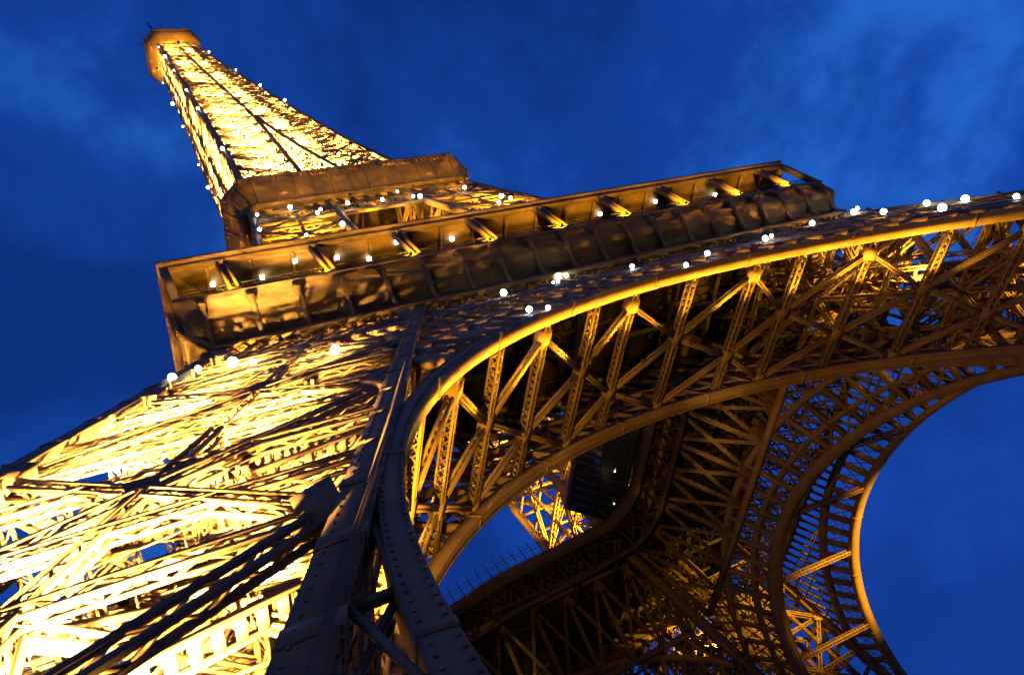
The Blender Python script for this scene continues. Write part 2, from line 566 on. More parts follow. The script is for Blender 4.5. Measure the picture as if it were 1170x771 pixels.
for i in range(len(PT) - 1):
    for fa in nodes[i]:
        for fb in nodes[i + 1]:
            if abs(fa - fb) < .5:
                dm = MB()
                th = math.radians((PT[i] + PT[i + 1]) / 2)
                rad = (-math.cos(th), 0, math.sin(th))
                dm.lattice(soff(PT[i], fa), soff(PT[i + 1], fb), .38, .45, rad, cell=.5, ang=.16, lace=.07)
                dm.build('diagonal_strut', IRON, arch_o)
side = copy_tree(arch_o, tower); side.rotation_euler = (0, 0, math.pi / 2)
k_ = 0
for ch in list(side.children):
    nm = ch.name.split('.')[0]
    if nm in ('diagonal_strut', 'gusset'):
        bpy.data.objects.remove(ch); continue
    if nm == 'lattice_post':
        k_ += 1
        if k_ % 2: bpy.data.objects.remove(ch)
for q in (2, 3):
    c = copy_tree(side, tower); c.rotation_euler = (0, 0, q * math.pi / 2)

# ---- girders under the first floor, outer and inner plane of one face
gd = MB()
ZG0, ZG1 = 46.3, 52.6
def girder(o, off, u0, zlo, zhi, step, fine):
    uu = np.arange(-u0, u0 + .01, step)
    for zz, hh in ((zlo, .7), (zhi, .7)):
        o.bar(fpt(-u0, zz, off), fpt(u0, zz, off), .6, hh, (0, 0, 1))
    zm = (zlo + zhi) / 2
    if fine: o.bar(fpt(-u0, zm, off), fpt(u0, zm, off), .3, .3)
    for i, u_ in enumerate(uu):
        o.lattice(fpt(u_, zlo, off), fpt(u_, zhi, off), .4, .4, (0, 1, 0), cell=.6, ang=.1, lace=.07)
        if i < len(uu) - 1:
            v_ = uu[i + 1]
            if fine:
                for za, zb in ((zlo, zm), (zm, zhi)):
                    o.bar(fpt(u_, za, off - .2), fpt(v_, zb, off - .2), .22, .12, (0, 1, 0))
                    o.bar(fpt(v_, za, off + .2), fpt(u_, zb, off + .2), .22, .12, (0, 1, 0))
                    w_ = (u_ + v_) / 2
                    o.bar(fpt(u_, (za + zb) / 2, off - .2), fpt(w_, zb, off - .2), .14, .1, (0, 1, 0))
                    o.bar(fpt(w_, za, off + .2), fpt(v_, (za + zb) / 2, off + .2), .14, .1, (0, 1, 0))
                    o.bar(fpt(v_, (za + zb) / 2, off - .2), fpt(w_, zb, off - .2), .14, .1, (0, 1, 0))
                    o.bar(fpt(w_, za, off + .2), fpt(u_, (za + zb) / 2, off + .2), .14, .1, (0, 1, 0))
            else:
                o.lattice(fpt(u_, zlo, off), fpt(v_, zhi, off), .35, .35, (0, 1, 0), cell=.6, ang=.1, lace=.07)
                o.lattice(fpt(v_, zlo, off), fpt(u_, zhi, off), .35, .35, (0, 1, 0), cell=.6, ang=.1, lace=.07)
girder(gd, .6, 33.0, ZG0, ZG1, 2.2, True)
go = gd.build('outer_girder', IRON, tower)
four_sides(go, tower)
gd = MB()
girder(gd, BACK + 1.0, 20.0, 45.2, 55.4, 5.0, False)
# diamond lattice below the inner girder, between it and the inner ring
for sg in (-1, 1):
    for q in range(16):
        u_ = sg * (9 + q * 1.6)
        for dirn in (-1, 1):
            pts = []
            for zz in np.arange(20, 45.3, .4):
                uu = u_ + dirn * (zz - 45) * .8
                if sg * uu > 0 and math.hypot(uu, zz - ZC) > RA + 6.6 and sg * uu < HI - K * zz - .4:
                    pts.append((uu, zz))
            if len(pts) > 2:
                gd.bar(fpt(pts[0][0], pts[0][1], BACK + .5 + .15 * dirn), fpt(pts[-1][0], pts[-1][1], BACK + .5 + .15 * dirn), .3, .14, (0, 1, 0))
io = gd.build('inner_girder', IRON, tower)
four_sides(io, tower)

# ---- first floor deck with its opening and floor trusses
hole = [(-17, -14), (-17, 10), (-14.5, 13.6), (-10, 13.2), (-5, 11.2), (0, 10.6), (5, 10.2), (13, 8.9), (15.2, 5), (15.4, -11), (12, -14.2)]
def deck_ring(outer, inner, z0, z1):
    m = MB()
    import bmesh
    bm = bmesh.new()
    def loop(ps, z): return [bm.verts.new((x, y, z)) for x, y in ps]
    es = []
    for ps in (outer, inner):
        vs__ = loop(ps, z0)
        for i in range(len(vs__)):
            es.append(bm.edges.new((vs__[i], vs__[(i + 1) % len(vs__)])))
    bmesh.ops.triangle_fill(bm, use_beauty=True, use_dissolve=False, edges=es)
    r = bmesh.ops.extrude_face_region(bm, geom=bm.faces[:])
    bmesh.ops.translate(bm, vec=(0, 0, z1 - z0), verts=[v for v in r['geom'] if isinstance(v, bmesh.types.BMVert)])
    bmesh.ops.recalc_face_normals(bm, faces=bm.faces[:])
    me = bpy.data.meshes.new('first_floor_deck'); bm.to_mesh(me); bm.free()
    me.materials.append(DECK)
    o = bpy.data.objects.new('first_floor_deck', me); COL.objects.link(o); o.parent = tower
    return o
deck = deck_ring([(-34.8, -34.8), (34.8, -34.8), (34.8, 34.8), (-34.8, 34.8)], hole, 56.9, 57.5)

def in_hole(x, y):
    c = False; j = len(hole) - 1
    for i in range(len(hole)):
        xi, yi = hole[i]; xj, yj = hole[j]
        if (yi > y) != (yj > y) and x < (xj - xi) * (y - yi) / (yj - yi) + xi: c = not c
        j = i
    return c
def runs(fn, lo, hi):
    res = []; cur = None
    for t in np.arange(lo, hi + .01, .25):
        if not in_hole(*fn(t)):
            if cur is None: cur = t
            last = t
        elif cur is not None:
            res.append((cur, last)); cur = None
    if cur is not None: res.append((cur, last))
    return [r for r in res if r[1] - r[0] > 3]
for c in np.arange(-30, 30.1, 6.0):
    for a, b in runs(lambda t: (c, t), -32, 32):
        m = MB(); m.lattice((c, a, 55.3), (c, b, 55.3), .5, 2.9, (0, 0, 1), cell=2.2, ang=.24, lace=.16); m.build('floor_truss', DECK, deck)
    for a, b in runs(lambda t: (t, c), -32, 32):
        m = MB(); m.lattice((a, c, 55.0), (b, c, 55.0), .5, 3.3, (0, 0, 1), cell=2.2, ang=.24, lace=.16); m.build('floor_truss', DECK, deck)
# edge of the opening: fascia plate and mesh guard rail
def resample(ps, step):
    res = []
    for i in range(len(ps)):
        a = np.array(ps[i]); b = np.array(ps[(i + 1) % len(ps)])
        n_ = max(1, int(np.linalg.norm(b - a) / step))
        for q in range(n_): res.append(a + (b - a) * q / n_)
    return res
# smooth the opening outline a little
hp = resample(hole, .6)
for _ in range(6):
    hp = [(hp[i - 1] + 2 * hp[i] + hp[(i + 1) % len(hp)]) / 4 for i in range(len(hp))]
m = MB()
cen = np.array((0, -1.0))
secs = []
for p in hp:
    d = (p - cen) / np.linalg.norm(p - cen)
    q = p + d * .35
    secs.append([(p[0], p[1], 55.9), (p[0], p[1], 57.7), (q[0], q[1], 57.7), (q[0], q[1], 55.9)])
m.sweep(secs, True)
secs = []
for p in hp:
    d = (p - cen) / np.linalg.norm(p - cen)
    p2 = p + d * 1.0; q = p2 + d * .3
    secs.append([(p2[0], p2[1], 52.2), (p2[0], p2[1], 52.9), (q[0], q[1], 52.9), (q[0], q[1], 52.2)])
m.sweep(secs, True)
for i in range(0, len(hp), 5):
    p = hp[i]; p3 = hp[(i + 5) % len(hp)]
    d = (p - cen) / np.linalg.norm(p - cen); d3 = (p3 - cen) / np.linalg.norm(p3 - cen)
    a = p + d; b = p3 + d3
    m.bar((a[0], a[1], 52.6), (b[0], b[1], 56.2), .16); m.bar((b[0], b[1], 52.6), (a[0], a[1], 56.2), .16)
    m.bar((a[0], a[1], 52.6), (a[0], a[1], 56.2), .2)
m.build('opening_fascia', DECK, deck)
m = MB()
for i in range(0, len(hp)):
    p, p3 = hp[i], hp[(i + 1) % len(hp)]
    if i % 2 == 0:
        m.bar((p[0], p[1], 57.6), (p[0], p[1], 60.1), .09)
    for zz in (57.9, 58.7, 59.2):
        m.bar((p[0], p[1], zz), (p3[0], p3[1], zz), .04)
m.build('guard_rail', DARK, deck)

# glazed pavilion beside the opening, its wall leaning over the edge
def pav(y, z):
    return (14.9 - (z - 57.6) * .85, y, z)
pm = MB()
pm.prism([pav(-9.5, 57.7), pav(11.2, 57.7), pav(11.2, 63.2), pav(-9.5, 63.2)], [(15.1, -9.5, 57.7), (15.1, 11.2, 57.7), (14.9 - 5.5 * .85 + .25, 11.2, 63.3), (14.9 - 5.5 * .85 + .25, -9.5, 63.3)])
pv = pm.build('pavilion_glass', GLASSY, deck)
pm = MB()
for y in np.arange(-9.5, 11.3, 1.48):
    a, b = np.array(pav(y, 57.7)), np.array(pav(y, 63.2)); pm.bar(a + (-.06, 0, 0), b + (-.06, 0, 0), .12, .14)
for zz in (57.9, 60.6, 63.1):
    a, b = np.array(pav(-9.5, zz)), np.array(pav(11.2, zz)); pm.bar(a + (-.09, 0, 0), b + (-.09, 0, 0), .16, .16)
pm.build('mullion', DARK, pv)
for y in (-7.3, 2.2, 7.7):
    a = pav(y, 58.4 + (y * 7.3) % 1.1); m = MB(); m.box((a[0] - .2, y, a[2]), .1, .14, .1); m.build('window_lamp', SPOTG, pv)
pm = MB()
pm.prism([(10.0, -9.7, 63.35), (27, -9.7, 63.35), (27, 11.4, 63.35), (10.0, 11.4, 63.35)], [(10.0, -9.7, 63.9), (27, -9.7, 64.9), (27, 11.4, 64.9), (10.0, 11.4, 63.9)])
pm.build('pavilion_roof', DARK, deck)

# ---- gallery of one side of the first floor
G = 35.35
def prof_sweep(m, prof):
    """closed profile of (outward distance, height) swept along the near side, mitred at both corners"""
    A = [(-d, -d, zz) for d, zz in prof]; B = [(d, -d, zz) for d, zz in prof]
    m.prism(A, B)
gal = MB()
prof_sweep(gal, [(35.35, 57.7), (35.35, 57.35), (35.12, 57.25), (35.08, 55.4), (34.9, 55.0), (34.5, 54.6), (34.0, 54.2), (33.6, 53.8), (33.35, 53.3), (33.25, 52.7),
                 (33.0, 52.7), (33.1, 53.4), (33.4, 54.1), (33.8, 54.6), (34.3, 55.0), (34.6, 55.4), (34.75, 57.7)])
prof_sweep(gal, [(34.0, 52.68), (34.0, 52.2), (32.9, 52.2), (32.9, 52.68)])
for i in range(-40, 41):                                           # small modillions under the moulding
    gal.box((i * .84, -33.3, 52.05), .28, .7, .28)
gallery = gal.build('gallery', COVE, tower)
rb = MB()
prof_sweep(rb, [(35.3, 64.1), (35.45, 64.1), (35.45, 63.75), (35.25, 63.7), (35.2, 63.3), (35.3, 63.22), (35.3, 63.05), (34.85, 63.05), (34.85, 64.1)])
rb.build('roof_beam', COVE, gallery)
cl = MB()
prof_sweep(cl, [(34.84, 63.3), (34.84, 63.5), (31.0, 63.5), (31.0, 63.3)])
for i in range(-9, 10):
    cl.box((i * 3.534, -32.9, 63.15), .3, 3.7, .28)
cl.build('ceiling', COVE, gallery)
bw = MB()
prof_sweep(bw, [(31.0, 57.6), (31.0, 63.7), (30.8, 63.7), (30.8, 57.6)])
for i in range(-8, 9):
    bw.box((i * 3.534, -31.05, 60.4), .25, .2, 5.6)
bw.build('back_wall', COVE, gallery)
for i in range(-4, 5):
    x = i * 7.68
    p = MB()
    for w in (-.3, .3):
        p.box((x + w, -35.07, 60.4), .2, .5, 5.5)
    p.box((x, -34.95, 60.4), .44, .08, 5.4)
    for zz in (57.86, 62.95):
        p.box((x, -35.05, zz), .9, .6, .3)
    p.build('gallery_post', COVE, gallery)
p = MB()
p.box((-35.0, -35.0, 60.4), .6, .6, 5.6)
p.build('gallery_post', COVE, gallery)
# console brackets
def console(d0, x, wid, out):
    pr = [(35.5, 56.7), (35.62, 56.2), (35.55, 55.7), (35.3, 55.35), (35.1, 54.9), (34.6, 54.4), (34.1, 53.9), (33.95, 53.4), (33.9, 52.75), (33.3, 52.7), (33.4, 53.4), (34.0, 54.3), (34.9, 55.3), (35.05, 56.8)]
    a = [(x - wid / 2, -d, zz) for d, zz in pr]; b = [(x + wid / 2, -d, zz) for d, zz in pr]
    out.prism(a, b)
    out.box((x, -35.3, 56.75), wid + .12, .35, .18)
    for q in range(10):                                            # scroll boss
        a0, a1 = 2 * math.pi * q / 10, 2 * math.pi * (q + 1) / 10
        out.bar((x, -35.35 - .28 * math.cos(a0), 56.0 + .28 * math.sin(a0)), (x, -35.35 - .28 * math.cos(a1), 56.0 + .28 * math.sin(a1)), wid + .14, .1, (0, -1, 1))
for i in range(20):
    x = -33.6 + i * 67.2 / 19
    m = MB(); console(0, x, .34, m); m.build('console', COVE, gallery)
# parapet and rail on the deck edge
r = MB()
for zz in (58.7, 58.2):
    prof_sweep(r, [(35.2, zz), (35.26, zz), (35.26, zz + .06), (35.2, zz + .06)])
for i in range(-88, 89):
    r.bar((i * .4, -35.23, 57.7), (i * .4, -35.23, 58.7), .035)
r.build('hand_rail', DARK, gallery)
for i, (x, y) in enumerate([(-31.5, -33.2), (-27.5, -33.0), (-24.6, -34.0), (-20.9, -33.6), (-17.9, -32.9), (-15.2, -34.1), (-9.5, -33.4), (8, -33.2), (15.5, -33.5), (24.5, -33.0)]):
    m = MB(); m.box((x, y, 63.0), .34, .34, .2); m.build('ceiling_spot', SPOTG, gallery)
four_sides(gallery, tower)

# ---- second stage pillars (first to second floor)
Z2A, Z2B = 57.6, 113.0
def P2(a, b, z):
    t = (z - Z2A) / (115.7 - Z2A)
    o = 30.1 + (16.6 - 30.1) * t - 1.1 * math.sin(math.pi * t)
    i = 15.0 + (5.2 - 15.0) * t - .7 * math.sin(math.pi * t)
    return (-(i + a * (o - i)), -(i + b * (o - i)), z)
F2 = [lambda s, z: P2(s, 1, z), lambda s, z: P2(1, s, z), lambda s, z: P2(s, 0, z), lambda s, z: P2(0, s, z)]
LV2 = [58, 69, 79.5, 89.5, 99, 107, 113]
up = MB()
for fi, F in enumerate(F2):
    for i in range(len(LV2) - 1):
        z0, z1 = LV2[i], LV2[i + 1]
        up.lattice(F(0, z0), F(1, z1), .6, .6, FN[fi], cell=1.0, ang=.2, lace=.13)
        up.lattice(F(1, z0), F(0, z1), .6, .6, FN[fi], cell=1.0, ang=.2, lace=.13)
        up.lattice(F(.5, z0), F(.5, z1), .4, .4, FN[fi], cell=.9, ang=.16, lace=.1)
        up.lattice(F(0, z0), F(1, z0), .5, .8, FN[fi], cell=1.0, ang=.2, lace=.12)
        for t in (.33, .66):
            up.lattice(F(0, z0 + (z1 - z0) * t), F(1, z0 + (z1 - z0) * t), .25, .3, FN[fi], cell=.7, ang=.11, lace=.09)
for i in range(len(LV2) - 1):
    z0, z1 = LV2[i], LV2[i + 1]
    up.lattice(P2(0, 0, z0), P2(1, 1, z0), .5, .5, cell=1); up.lattice(P2(1, 0, z0), P2(0, 1, z0), .5, .5, cell=1)
    up.lattice(P2(.3, .3, z0), P2(.7, .7, z1), .5, .5, cell=1); up.lattice(P2(.7, .3, z0), P2(.3, .7, z1), .5, .5, cell=1)
    up.lattice(P2(.45, .3, z0), P2(.45, .3, z1), .6, .6, cell=1); up.lattice(P2(.6, .6, z0), P2(.6, .6, z1), .6, .6, cell=1)
upo = up.build('upper_pillar', IRON, tower)
for a in (0, 1):
    for b in (0, 1):
        c = MB(); c.sweep(chord_sections([P2(a, b, zz) for zz in np.linspace(57.6, 115, 9)], .45)); c.build('upper_chord', IRON, upo)
four_sides(upo, tower)
# girder joining the second-stage pillars under the second floor
tg = MB()
def f2(u, z, d=0):
    return (u, P2(1, 1, z)[1] + d, z)
for za, zb in ((103.5, 111.5),):
    for zz in (za, zb):
        tg.bar(f2(-18, zz), f2(18, zz), .5, .8)
    tg.bar(f2(-18, (za + zb) / 2), f2(18, (za + zb) / 2), .3, .3)
    for i in range(-9, 9):
        u0, u1 = i * 2.0, i * 2 + 2.0
        tg.bar(f2(u0, za), f2(u1, zb), .22, .16, (0, 1, 0)); tg.bar(f2(u1, za), f2(u0, zb), .22, .16, (0, 1, 0)); tg.bar(f2(u0, za), f2(u0, zb), .3, .2, (0, 1, 0))
# inner counterpart
for za, zb in ((104, 111.5),):
    for zz in (za, zb):
        tg.bar((-7, -6.4, zz), (7, -6.4, zz), .5, .7)
    for i in range(-3, 3):
        u0, u1 = i * 2.2, i * 2.2 + 2.2
        tg.bar((u0, -6.4, za), (u1, -6.4, zb), .3); tg.bar((u1, -6.4, za), (u0, -6.4, zb), .3)
tgo = tg.build('upper_girder', IRON, tower)
four_sides(tgo, tower)

# ---- second floor: eight-sided rim over a coved underside
def octo(d, d0, c0):
    c = c0 - (d0 - d) * .586
    return [(-d + c, -d), (d - c, -d), (d, -d + c), (d, d - c), (d - c, d), (-d + c, d), (-d, d - c), (-d, -d + c)]
def octo_sweep(m, prof, d0, c0):
    secs = []
    rings = [octo(d, d0, c0) for d, _ in prof]
    for q in range(8):
        secs.append([(rings[i][q][0], rings[i][q][1], prof[i][1]) for i in range(len(prof))])
    m.sweep(secs, True)
sf = MB()
octo_sweep(sf, [(20.5, 116.8), (20.5, 116.2), (20.3, 116.1), (20.25, 114.9), (20.0, 114.3), (19.4, 113.4), (18.9, 112.6), (18.6, 111.8), (18.4, 111.2), (18.1, 111.2), (18.3, 112.0), (18.7, 113), (19.3, 114), (19.9, 115), (20.0, 116.8)], 20.5, 3.0)
octo_sweep(sf, [(18.7, 111.18), (18.7, 110.7), (17.8, 110.7), (17.8, 111.18)], 20.5, 3.0)
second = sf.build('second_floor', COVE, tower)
dk = MB()
o8 = octo(19.9, 20.5, 3.0); 
dk.prism([(x, y, 115.2) for x, y in o8], [(x, y, 115.6) for x, y in o8])
dk.build('floor_plate', DECK, second)
pw = MB()
for q in range(8):
    a = np.array(octo(20.35, 20.5, 3.0)[q]); b = np.array(octo(20.35, 20.5, 3.0)[(q + 1) % 8])
    n_ = max(3, int(np.linalg.norm(b - a) / .8))
    for i in range(n_):
        p = a + (b - a) * (i + .5) / n_
        nrm = np.array((b - a)[::-1]) * (1, -1); nrm = nrm / np.linalg.norm(nrm)
        pw.box((p[0], p[1], 115.5), .16, .16, 1.1)
pw.build('panel_rib', COVE, second)
def bracket(side_a, side_b, t, m):
    a = np.array(side_a); b = np.array(side_b)
    p = a + (b - a) * t; tang = (b - a) / np.linalg.norm(b - a); nrm = np.array((tang[1], -tang[0]))
    pr = [(.22, 116.0), (.25, 115.4), (.05, 114.6), (-.5, 113.7), (-1.0, 112.9), (-1.4, 112.0), (-1.6, 111.2), (-2.0, 111.2), (-1.7, 112.3), (-.9, 113.9), (-.2, 115.0), (-.1, 116.0)]
    def V(w): return [(p[0] + nrm[0] * d + tang[0] * w, p[1] + nrm[1] * d + tang[1] * w, zz) for d, zz in pr]
    m.prism(V(-.2), V(.2))
oc = octo(20.25, 20.5, 3.0)
for q in range(8):
    n_ = 12 if q % 2 == 0 else 2
    for i in range(n_):
        m = MB(); bracket(oc[q], oc[(q + 1) % 8], (i + .5) / n_, m); m.build('bracket', COVE, second)

# ---- upper shaft
HS = [(110, 17.4), (116, 16.3), (123, 15.1), (130, 14.0), (150, 12.0), (165, 10.9), (180, 9.9), (200, 8.7), (220, 7.5), (240, 6.4), (258, 5.6), (272, 5.0)]
def hs(z): return float(np.interp(z, [a for a, _ in HS], [b for _, b in HS]))
def his(z): return float(np.interp(z, [110, 116, 130, 150, 166, 180], [5.9, 5.2, 3.7, 1.9, .7, 0.0]))
lv = [112.0]
while lv[-1] < 270:
    lv.append(lv[-1] + max(4.6, hs(lv[-1]) * .62))
sh = MB()
rot4 = [lambda u, v, z: (u, -v, z), lambda u, v, z: (v, u, z), lambda u, v, z: (-u, v, z), lambda u, v, z: (-v, -u, z)]
nrm4 = [(0, -1, 0), (1, 0, 0), (0, 1, 0), (-1, 0, 0)]
for Rf, N4 in zip(rot4, nrm4):
    for i in range(len(lv) - 1):
        z0, z1 = lv[i], lv[i + 1]
        h0, h1, i0, i1 = hs(z0), hs(z1), his(z0), his(z1)
        bw_ = .26 if z0 < 180 else .22
        for sg in (-1, 1):
            A0, A1 = Rf(sg * i0, h0, z0), Rf(sg * i1, h1, z1)
            B0, B1 = Rf(sg * h0, h0, z0), Rf(sg * h1, h1, z1)
            sh.lattice(A0, B1, .5, .5, N4, cell=.9, ang=.15, lace=.12)
            sh.lattice(B0, A1, .5, .5, N4, cell=.9, ang=.15, lace=.12)
            mA = (np.array(A0) + A1) / 2; mB = (np.array(B0) + B1) / 2
            sh.bar(mA, mB, .22, .16, N4)
            sh.lattice(A0, B0, .5, .5, N4, cell=.9, ang=.16, lace=.12)
            # small ties
            C = (np.array(A0) + B1 + B0 + A1) / 4
            for e0, e1 in ((A0, B0), (A1, B1)):
                sh.bar((np.array(e0) + e1) / 2, C, .16, .12, N4)
        if i0 > 1:
            sh.bar(Rf(-i0, h0, z0), Rf(i1, h1, z1), .22, .22, N4); sh.bar(Rf(i0, h0, z0), Rf(-i1, h1, z1), .22, .22, N4)
            sh.bar(Rf(-i0, h0, z0), Rf(i0, h0, z0), .3, .3, N4)
        # inner faces of the legs and diaphragms
        if i0 > .5:
            for sg in (-1, 1):
                for za, zb in ((z0, z1),):
                    sh.bar(Rf(sg * i0, h0, za), Rf(sg * i1, i1, zb), bw_, bw_); sh.bar(Rf(sg * i0, i0, za), Rf(sg * i1, h1, zb), bw_, bw_)
        sh.bar(Rf(-h0, h0, z0), Rf(0, 0, z0), .24, .24)
        sh.bar(Rf(0, h0, z0), Rf(0, 0, z0), .22, .22)
        sh.bar(Rf(-h0 * .5, h0, z0), Rf(h0 * .5, h0 * .2, z1), .2, .2)
# lift guide column in the middle
for a, b in ((-1, -1), (1, -1), (1, 1), (-1, 1)):
    sh.lattice((a * 1.6, b * 1.6, 112), (a * 1.6, b * 1.6, 272), .5, .5, cell=1.0, ang=.16, lace=.1)
for z in np.arange(114, 272, 3.2):
    for (a, b), (c, d) in (((-1, -1), (1, -1)), ((1, -1), (1, 1)), ((1, 1), (-1, 1)), ((-1, 1), (-1, -1))):
        sh.bar((a * 1.6, b * 1.6, z), (c * 1.6, d * 1.6, z + 3.2), .2); sh.bar((a * 1.6, b * 1.6, z), (c * 1.6, d * 1.6, z), .2)
shaft = sh.build('upper_shaft', IRON, tower)
for Rf in rot4:
    c = MB()
    c.sweep([[(x + a * s, y + b * s, z) for a, b in ((-1, -1), (1, -1), (1, 1), (-1, 1))] for z in lv for s in (.42 - .16 * (z - 112) / 160,) for x, y, _ in (Rf(-hs(z), hs(z), z),)])
    c.build('shaft_chord', IRON, shaft)
    for sg in (-1, 1):
        c = MB()
        zl = [z for z in lv if z < 186] if sg == -1 else [z for z in lv if z < 182]
        c.sweep([[(x + a * .33, y + b * .33, z) for a, b in ((-1, -1), (1, -1), (1, 1), (-1, 1))] for z in zl for x, y, _ in (Rf(sg * his(z), hs(z), z),)])
        c.build('shaft_chord', IRON, shaft)
    c = MB()
    zl = [z for z in lv if z > 178]
    c.sweep([[(x + a * .3, y + b * .3, z) for a, b in ((-1, -1), (1, -1), (1, 1), (-1, 1))] for z in zl for x, y, _ in (Rf(0, hs(z), z),)])
    c.build('shaft_chord', IRON, shaft)

# ---- summit platform
sm = MB()
octo_sweep(sm, [(8.3, 275.4), (8.3, 274.6), (8.15, 274.5), (8.1, 272.8), (7.7, 271.6), (7.0, 270.4), (6.2, 269.4), (5.6, 268.4), (5.3, 268.4), (5.9, 269.7), (6.8, 270.9), (7.5, 272.2), (7.7, 275.4)], 8.3, 3.1)
summit = sm.build('summit_platform', COVE, tower)
fp = MB(); o8 = octo(7.7, 8.3, 3.1); fp.prism([(x, y, 273.6) for x, y in o8], [(x, y, 274.0) for x, y in o8]); fp.build('floor_plate', DECK, summit)
cg = MB()
octo_sweep(cg, [(7.0, 279.6), (7.0, 279.2), (6.9, 275.5), (6.6, 275.5), (6.6, 279.6)], 7.0, 2.6)
for x, y in octo(7.9, 8.3, 3.1):
    cg.bar((x, y, 275.4), (x, y, 278.4), .16)
cg.prism([(x, y, 279.6) for x, y in octo(7.2, 7.2, 2.6)], [(x, y, 281.5) for x, y in octo(4.6, 7.2, 3.4)])
cg.prism([(x, y, 281.5) for x, y in octo(3.4, 3.4, 1.2)], [(x, y, 288) for x, y in octo(2.6, 3.4, 1.4)])
cg.prism([(x, y, 288) for x, y in octo(3.2, 3.2, 1.2)], [(x, y, 292) for x, y in octo(1.4, 3.2, 1.8)])
cg.build('cupola', DARK, summit)
an = MB()
an.lattice((0, 0, 292), (0, 0, 312), 1.4, 1.4, (1, 0, 0), cell=1.4, ang=.2, lace=.14)
an.bar((0, 0, 312), (0, 0, 324), .5)
for a in range(6):
    t = a * math.pi / 3
    an.bar((1.6 * math.cos(t), 1.6 * math.sin(t), 300), (1.6 * math.cos(t), 1.6 * math.sin(t), 308), .3)
    an.bar((7.6 * math.cos(t + .3), 7.6 * math.sin(t + .3), 275.5), (8.6 * math.cos(t + .3), 8.6 * math.sin(t + .3), 283), .2)
an.build('antenna', DARK, summit)

# ------------------------------------------------------------------ lamps
def ball(r):
    m = MB()
    vs_, fs = [], []
    n_, k_ = 10, 6
    for i in range(1, k_):
        for j in range(n_):
            a, b = math.pi * i / k_, 2 * math.pi * j / n_
            vs_.append((r * math.sin(a) * math.cos(b), r * math.sin(a) * math.sin(b), r * math.cos(a)))
    vs_ += [(0, 0, r), (0, 0, -r)]
    for i in range(k_ - 2):
        for j in range(n_):
            fs.append((i * n_ + j, (i + 1) * n_ + j, (i + 1) * n_ + (j + 1) % n_, i * n_ + (j + 1) % n_))
    for j in range(n_):
        fs.append((len(vs_) - 2, j, (j + 1) % n_)); fs.append((len(vs_) - 1, (k_ - 2) * n_ + (j + 1) % n_, (k_ - 2) * n_ + j))
    m.poly(vs_, fs)
    return m
first = ball(1).build('flash_lamp', FLASH, tower, True)
lamp_count = 0
def flash(p, r=.3):
    global lamp_count
    o = first if lamp_count == 0 else first.copy()
    if lamp_count: COL.objects.link(o); o.parent = tower
    o.location = p; o.scale = (r * random.uniform(.4, .9),) * 3
    lamp_count += 1
def face_flash(u, z, r=.3, off=-.1): flash(fpt(u, z, off), r)
for u, z, r in ((-37.5, 43.4, .45), (-35.9, 44.7, .4), (-34.0, 44.0, .45), (-33.2, 42.1, .45), (-29.0, 39.7, .4), (-12.4, 48.4, .45), (-8.0, 48.0, .25),
                (-17.2, 37.6, .3), (-16.5, 36.6, .35), (-7.6, 47.9, .2), (-.9, 46.9, .4), (-1.1, 40.8, .4), (5.0, 44.5, .35), (13.2, 45.6, .3), (15.0, 46.4, .35),
                (24.0, 49.0, .5), (33.2, 50.9, .4), (29.6, 45.4, .35), (35.2, 44.6, .45), (28.3, 39.3, .6), (36.0, 41.5, .4), (33.0, 35.8, .6)):
    face_flash(u, z, r)
for p, r in (((-4.6, -33.9, 52.0), .3), ((-3.9, -33.9, 51.8), .32), ((36.0, -33.9, 52.4), .4)):
    flash(p, r)
for p, r in (((-17.8, -19.4, 105.6), .45), ((-19.8, -21.6, 96.3), .42), ((-12.7, -19.1, 107.2), .4), ((-9.6, -20.0, 103.0), .45), ((-10.7, -20.5, 101.0), .35), ((-5.1, -19.7, 104.5), .4),
             ((-.2, -20.0, 103.3), .45), ((-10.3, -22.6, 92.0), .5), ((-15.9, -23.3, 89.1), .45), ((4.0, -19.0, 107.5), .45), ((4.4, -20.1, 102.6), .45), ((5.2, -20.3, 101.9), .45),
             ((13.5, -19.9, 103.5), .45), ((11.9, -23.0, 90.3), .45), ((14.4, -22.2, 93.8), .45), ((14.7, -22.6, 91.8), .4)):
    flash(p, r)
for z in (131, 157, 186, 204, 230, 249, 266):
    h = None
    for sx, sy in ((-1, -1), (1, -1), (-1, 1)):
        zz = z + random.uniform(-5, 5)
        h = float(np.interp(zz, [116, 123, 130, 150, 165, 180, 200, 220, 240, 258, 272], [16.3, 15.1, 14, 12, 10.9, 9.9, 8.7, 7.5, 6.4, 5.6, 5.0])) + .5
        if (sx, sy) == (1, -1) and random.random() < .5: continue
        flash((sx * h, sy * h, zz), random.uniform(.3, .6))

SOD = (1.0, 0.50, 0.03)
PALE = (1.0, 0.58, 0.14)
def flood(p, target, watts, angle=120, rad=.35, blend=.6, fixture=True, col=None, size=1.0):
    d = bpy.data.lights.new('floodlight_beam', 'SPOT')
    d.energy = watts; d.color = col or SOD; d.spot_size = math.radians(angle); d.spot_blend = blend; d.shadow_soft_size = rad
    o = bpy.data.objects.new('floodlight_beam', d); COL.objects.link(o)
    v = (Vector(target) - Vector(p)).normalized()
    o.rotation_euler = v.to_track_quat('-Z', 'Y').to_euler()
    if fixture:
        m = MB()
        q = Vector((0, 0, 0)); b_ = -v * .55 * size
        m.bar(b_ * .2, b_, .75 * size, .6 * size)
        m.bar(b_, b_ * 1.25, .4 * size, .35 * size)
        f = m.build('floodlight', DARK, tower); f.location = p
        o.parent = f
    else:
        o.location = p; o.parent = tower

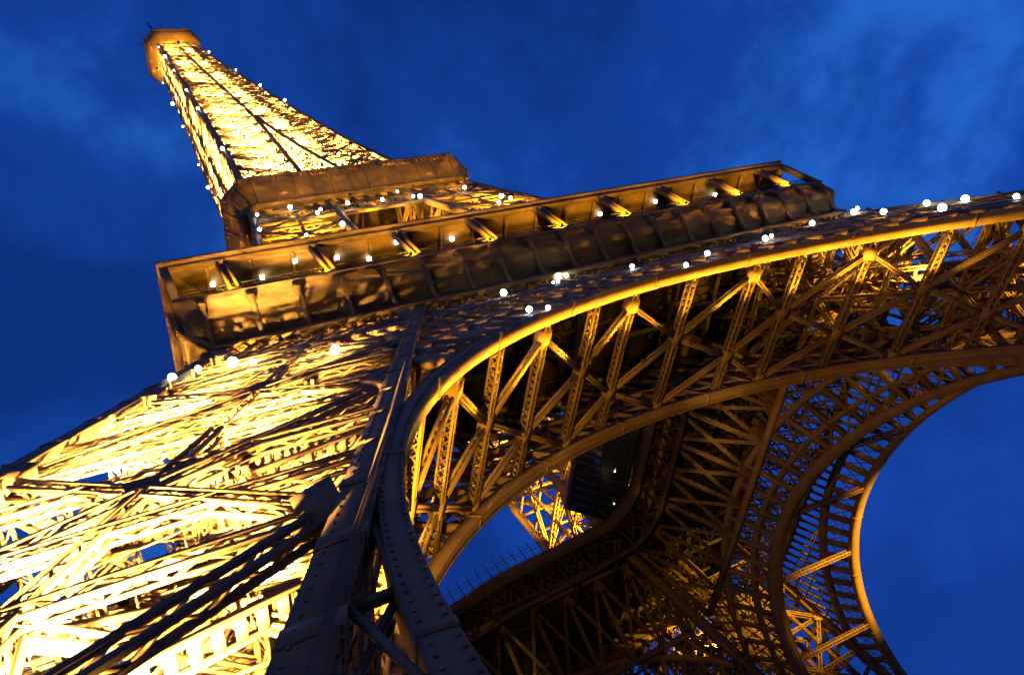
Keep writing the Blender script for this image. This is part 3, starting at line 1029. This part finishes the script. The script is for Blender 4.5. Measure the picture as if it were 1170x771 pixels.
def pillar_lights(rotq, levels, spots, watts, col, ang, push=0):
    Rz = Matrix.Rotation(rotq * math.pi / 2, 3, 'Z')
    def T(p): return tuple(Rz @ Vector(p))
    for z in levels:
        for a, b in spots:
            flood(T(P1(a, b, z)), T(P1(a + 1.25 * push, b + .12 + .25 * push, z + 12)), watts, ang, col=col)
for z, w in ((4.5, 1.7), (13, 1.6), (22, 1.0), (31, .28), (40, .06)):
    flood(P1(.70, .70, z), P1(1.1, .9, z + 12), 1500000 * w, 120, col=PALE)
for p, w in (((.3, .86, 4), 300000), ((.15, .8, 13), 260000), ((.2, .75, 25), 200000)):
    flood(P1(*p), P1(p[0] + .7, p[1], p[2] + 12), w, 110, col=PALE)
for z in (9, 21, 33):
    flood(P1(.25, .6, z), P1(.75, .85, z + 11), 330000, 100, col=PALE)
for q in (1, 2, 3):
    pillar_lights(q, (10, 30), ((.5, .5),), 4500 if q == 2 else 12000, SOD, 130)
for p in ((28, -34, 38),):
    flood(p, (p[0] - 2, p[1] + 1, 60), 26000, 140)

flood(P1(-.03, .55, 19), (-20, -39, 35), 32000, 100, .25)
# shaft: floods on the diaphragms, aimed upward
for z, w in ((113, 1.5), (127, 1.5), (142, 1.4), (158, 1.3), (175, 1.1), (193, .95), (212, .8), (232, .65), (250, .5), (262, .3)):
    flood((.6, .4, z), (.6, .4, z + 10), 4200000 * w, 160, col=PALE)
# second-stage pillars
for q in range(4):
    Rz = Matrix.Rotation(q * math.pi / 2, 3, 'Z')
    for z in (60, 82):
        flood(tuple(Rz @ Vector(P2(.5, .5, z))), tuple(Rz @ Vector(P2(.5, .5, z + 9))), 260000, 140)
    # arch: small floods added inside the soffit, with no real counterpart, to brighten the outer rib; one long-throw flood at a foot of the side arch
    if q == 0:
        for td in (51.5, 60.5, 69.5, 78, 87, 96, 105, 114, 123):
            th = math.radians(td)
            flood(arch_pt(th, RA - 2.4, 6.3), arch_pt(th, RA + .4, .5), 7500 * (.7 if td < 55 else 1), 130, .2, size=.45)
    if q == 1:
        flood(tuple(Rz @ Vector((-36.3, -56.5, 7))), tuple(Rz @ Vector((10, -41.0, 38.5))), 900000, 24, .3, .9)
    # gallery: floods standing on its floor, aimed at beam and ceiling
    for i in range(-4, 5) if q == 0 else ():
        flood(tuple(Rz @ Vector((i * 7.68 - .9, -35.75, 57.5))), tuple(Rz @ Vector((i * 7.68, -35.1, 61))), 2600, 110, .1, size=.35)
    # pillar tops and girder: floods behind the face, throwing light up past the moulding on to the fascia
    for x, w in ((-33, 1.3), (-29, 1.2), (-24, .8), (-15, .35), (-4, .25), (7, .25), (17, .4), (24, .8), (31, 1.2)) if q == 0 else ((-27, 3),):
        flood(tuple(Rz @ Vector((x, -32.3, 45))), tuple(Rz @ Vector((x - .5, -35.1, 56))), 4600 * w, 100, .05)
    for x in (-14, -5, 5, 14) if q == 0 else (-8, 8):
        flood(tuple(Rz @ Vector((x, -21.2, 104))), tuple(Rz @ Vector((x, -20.0, 116))), 3200, 90, .12, size=.5)
    flood(tuple(Rz @ Vector((0, -7.2, 262))), tuple(Rz @ Vector((0, -8, 274))), 15000, 130, .2)
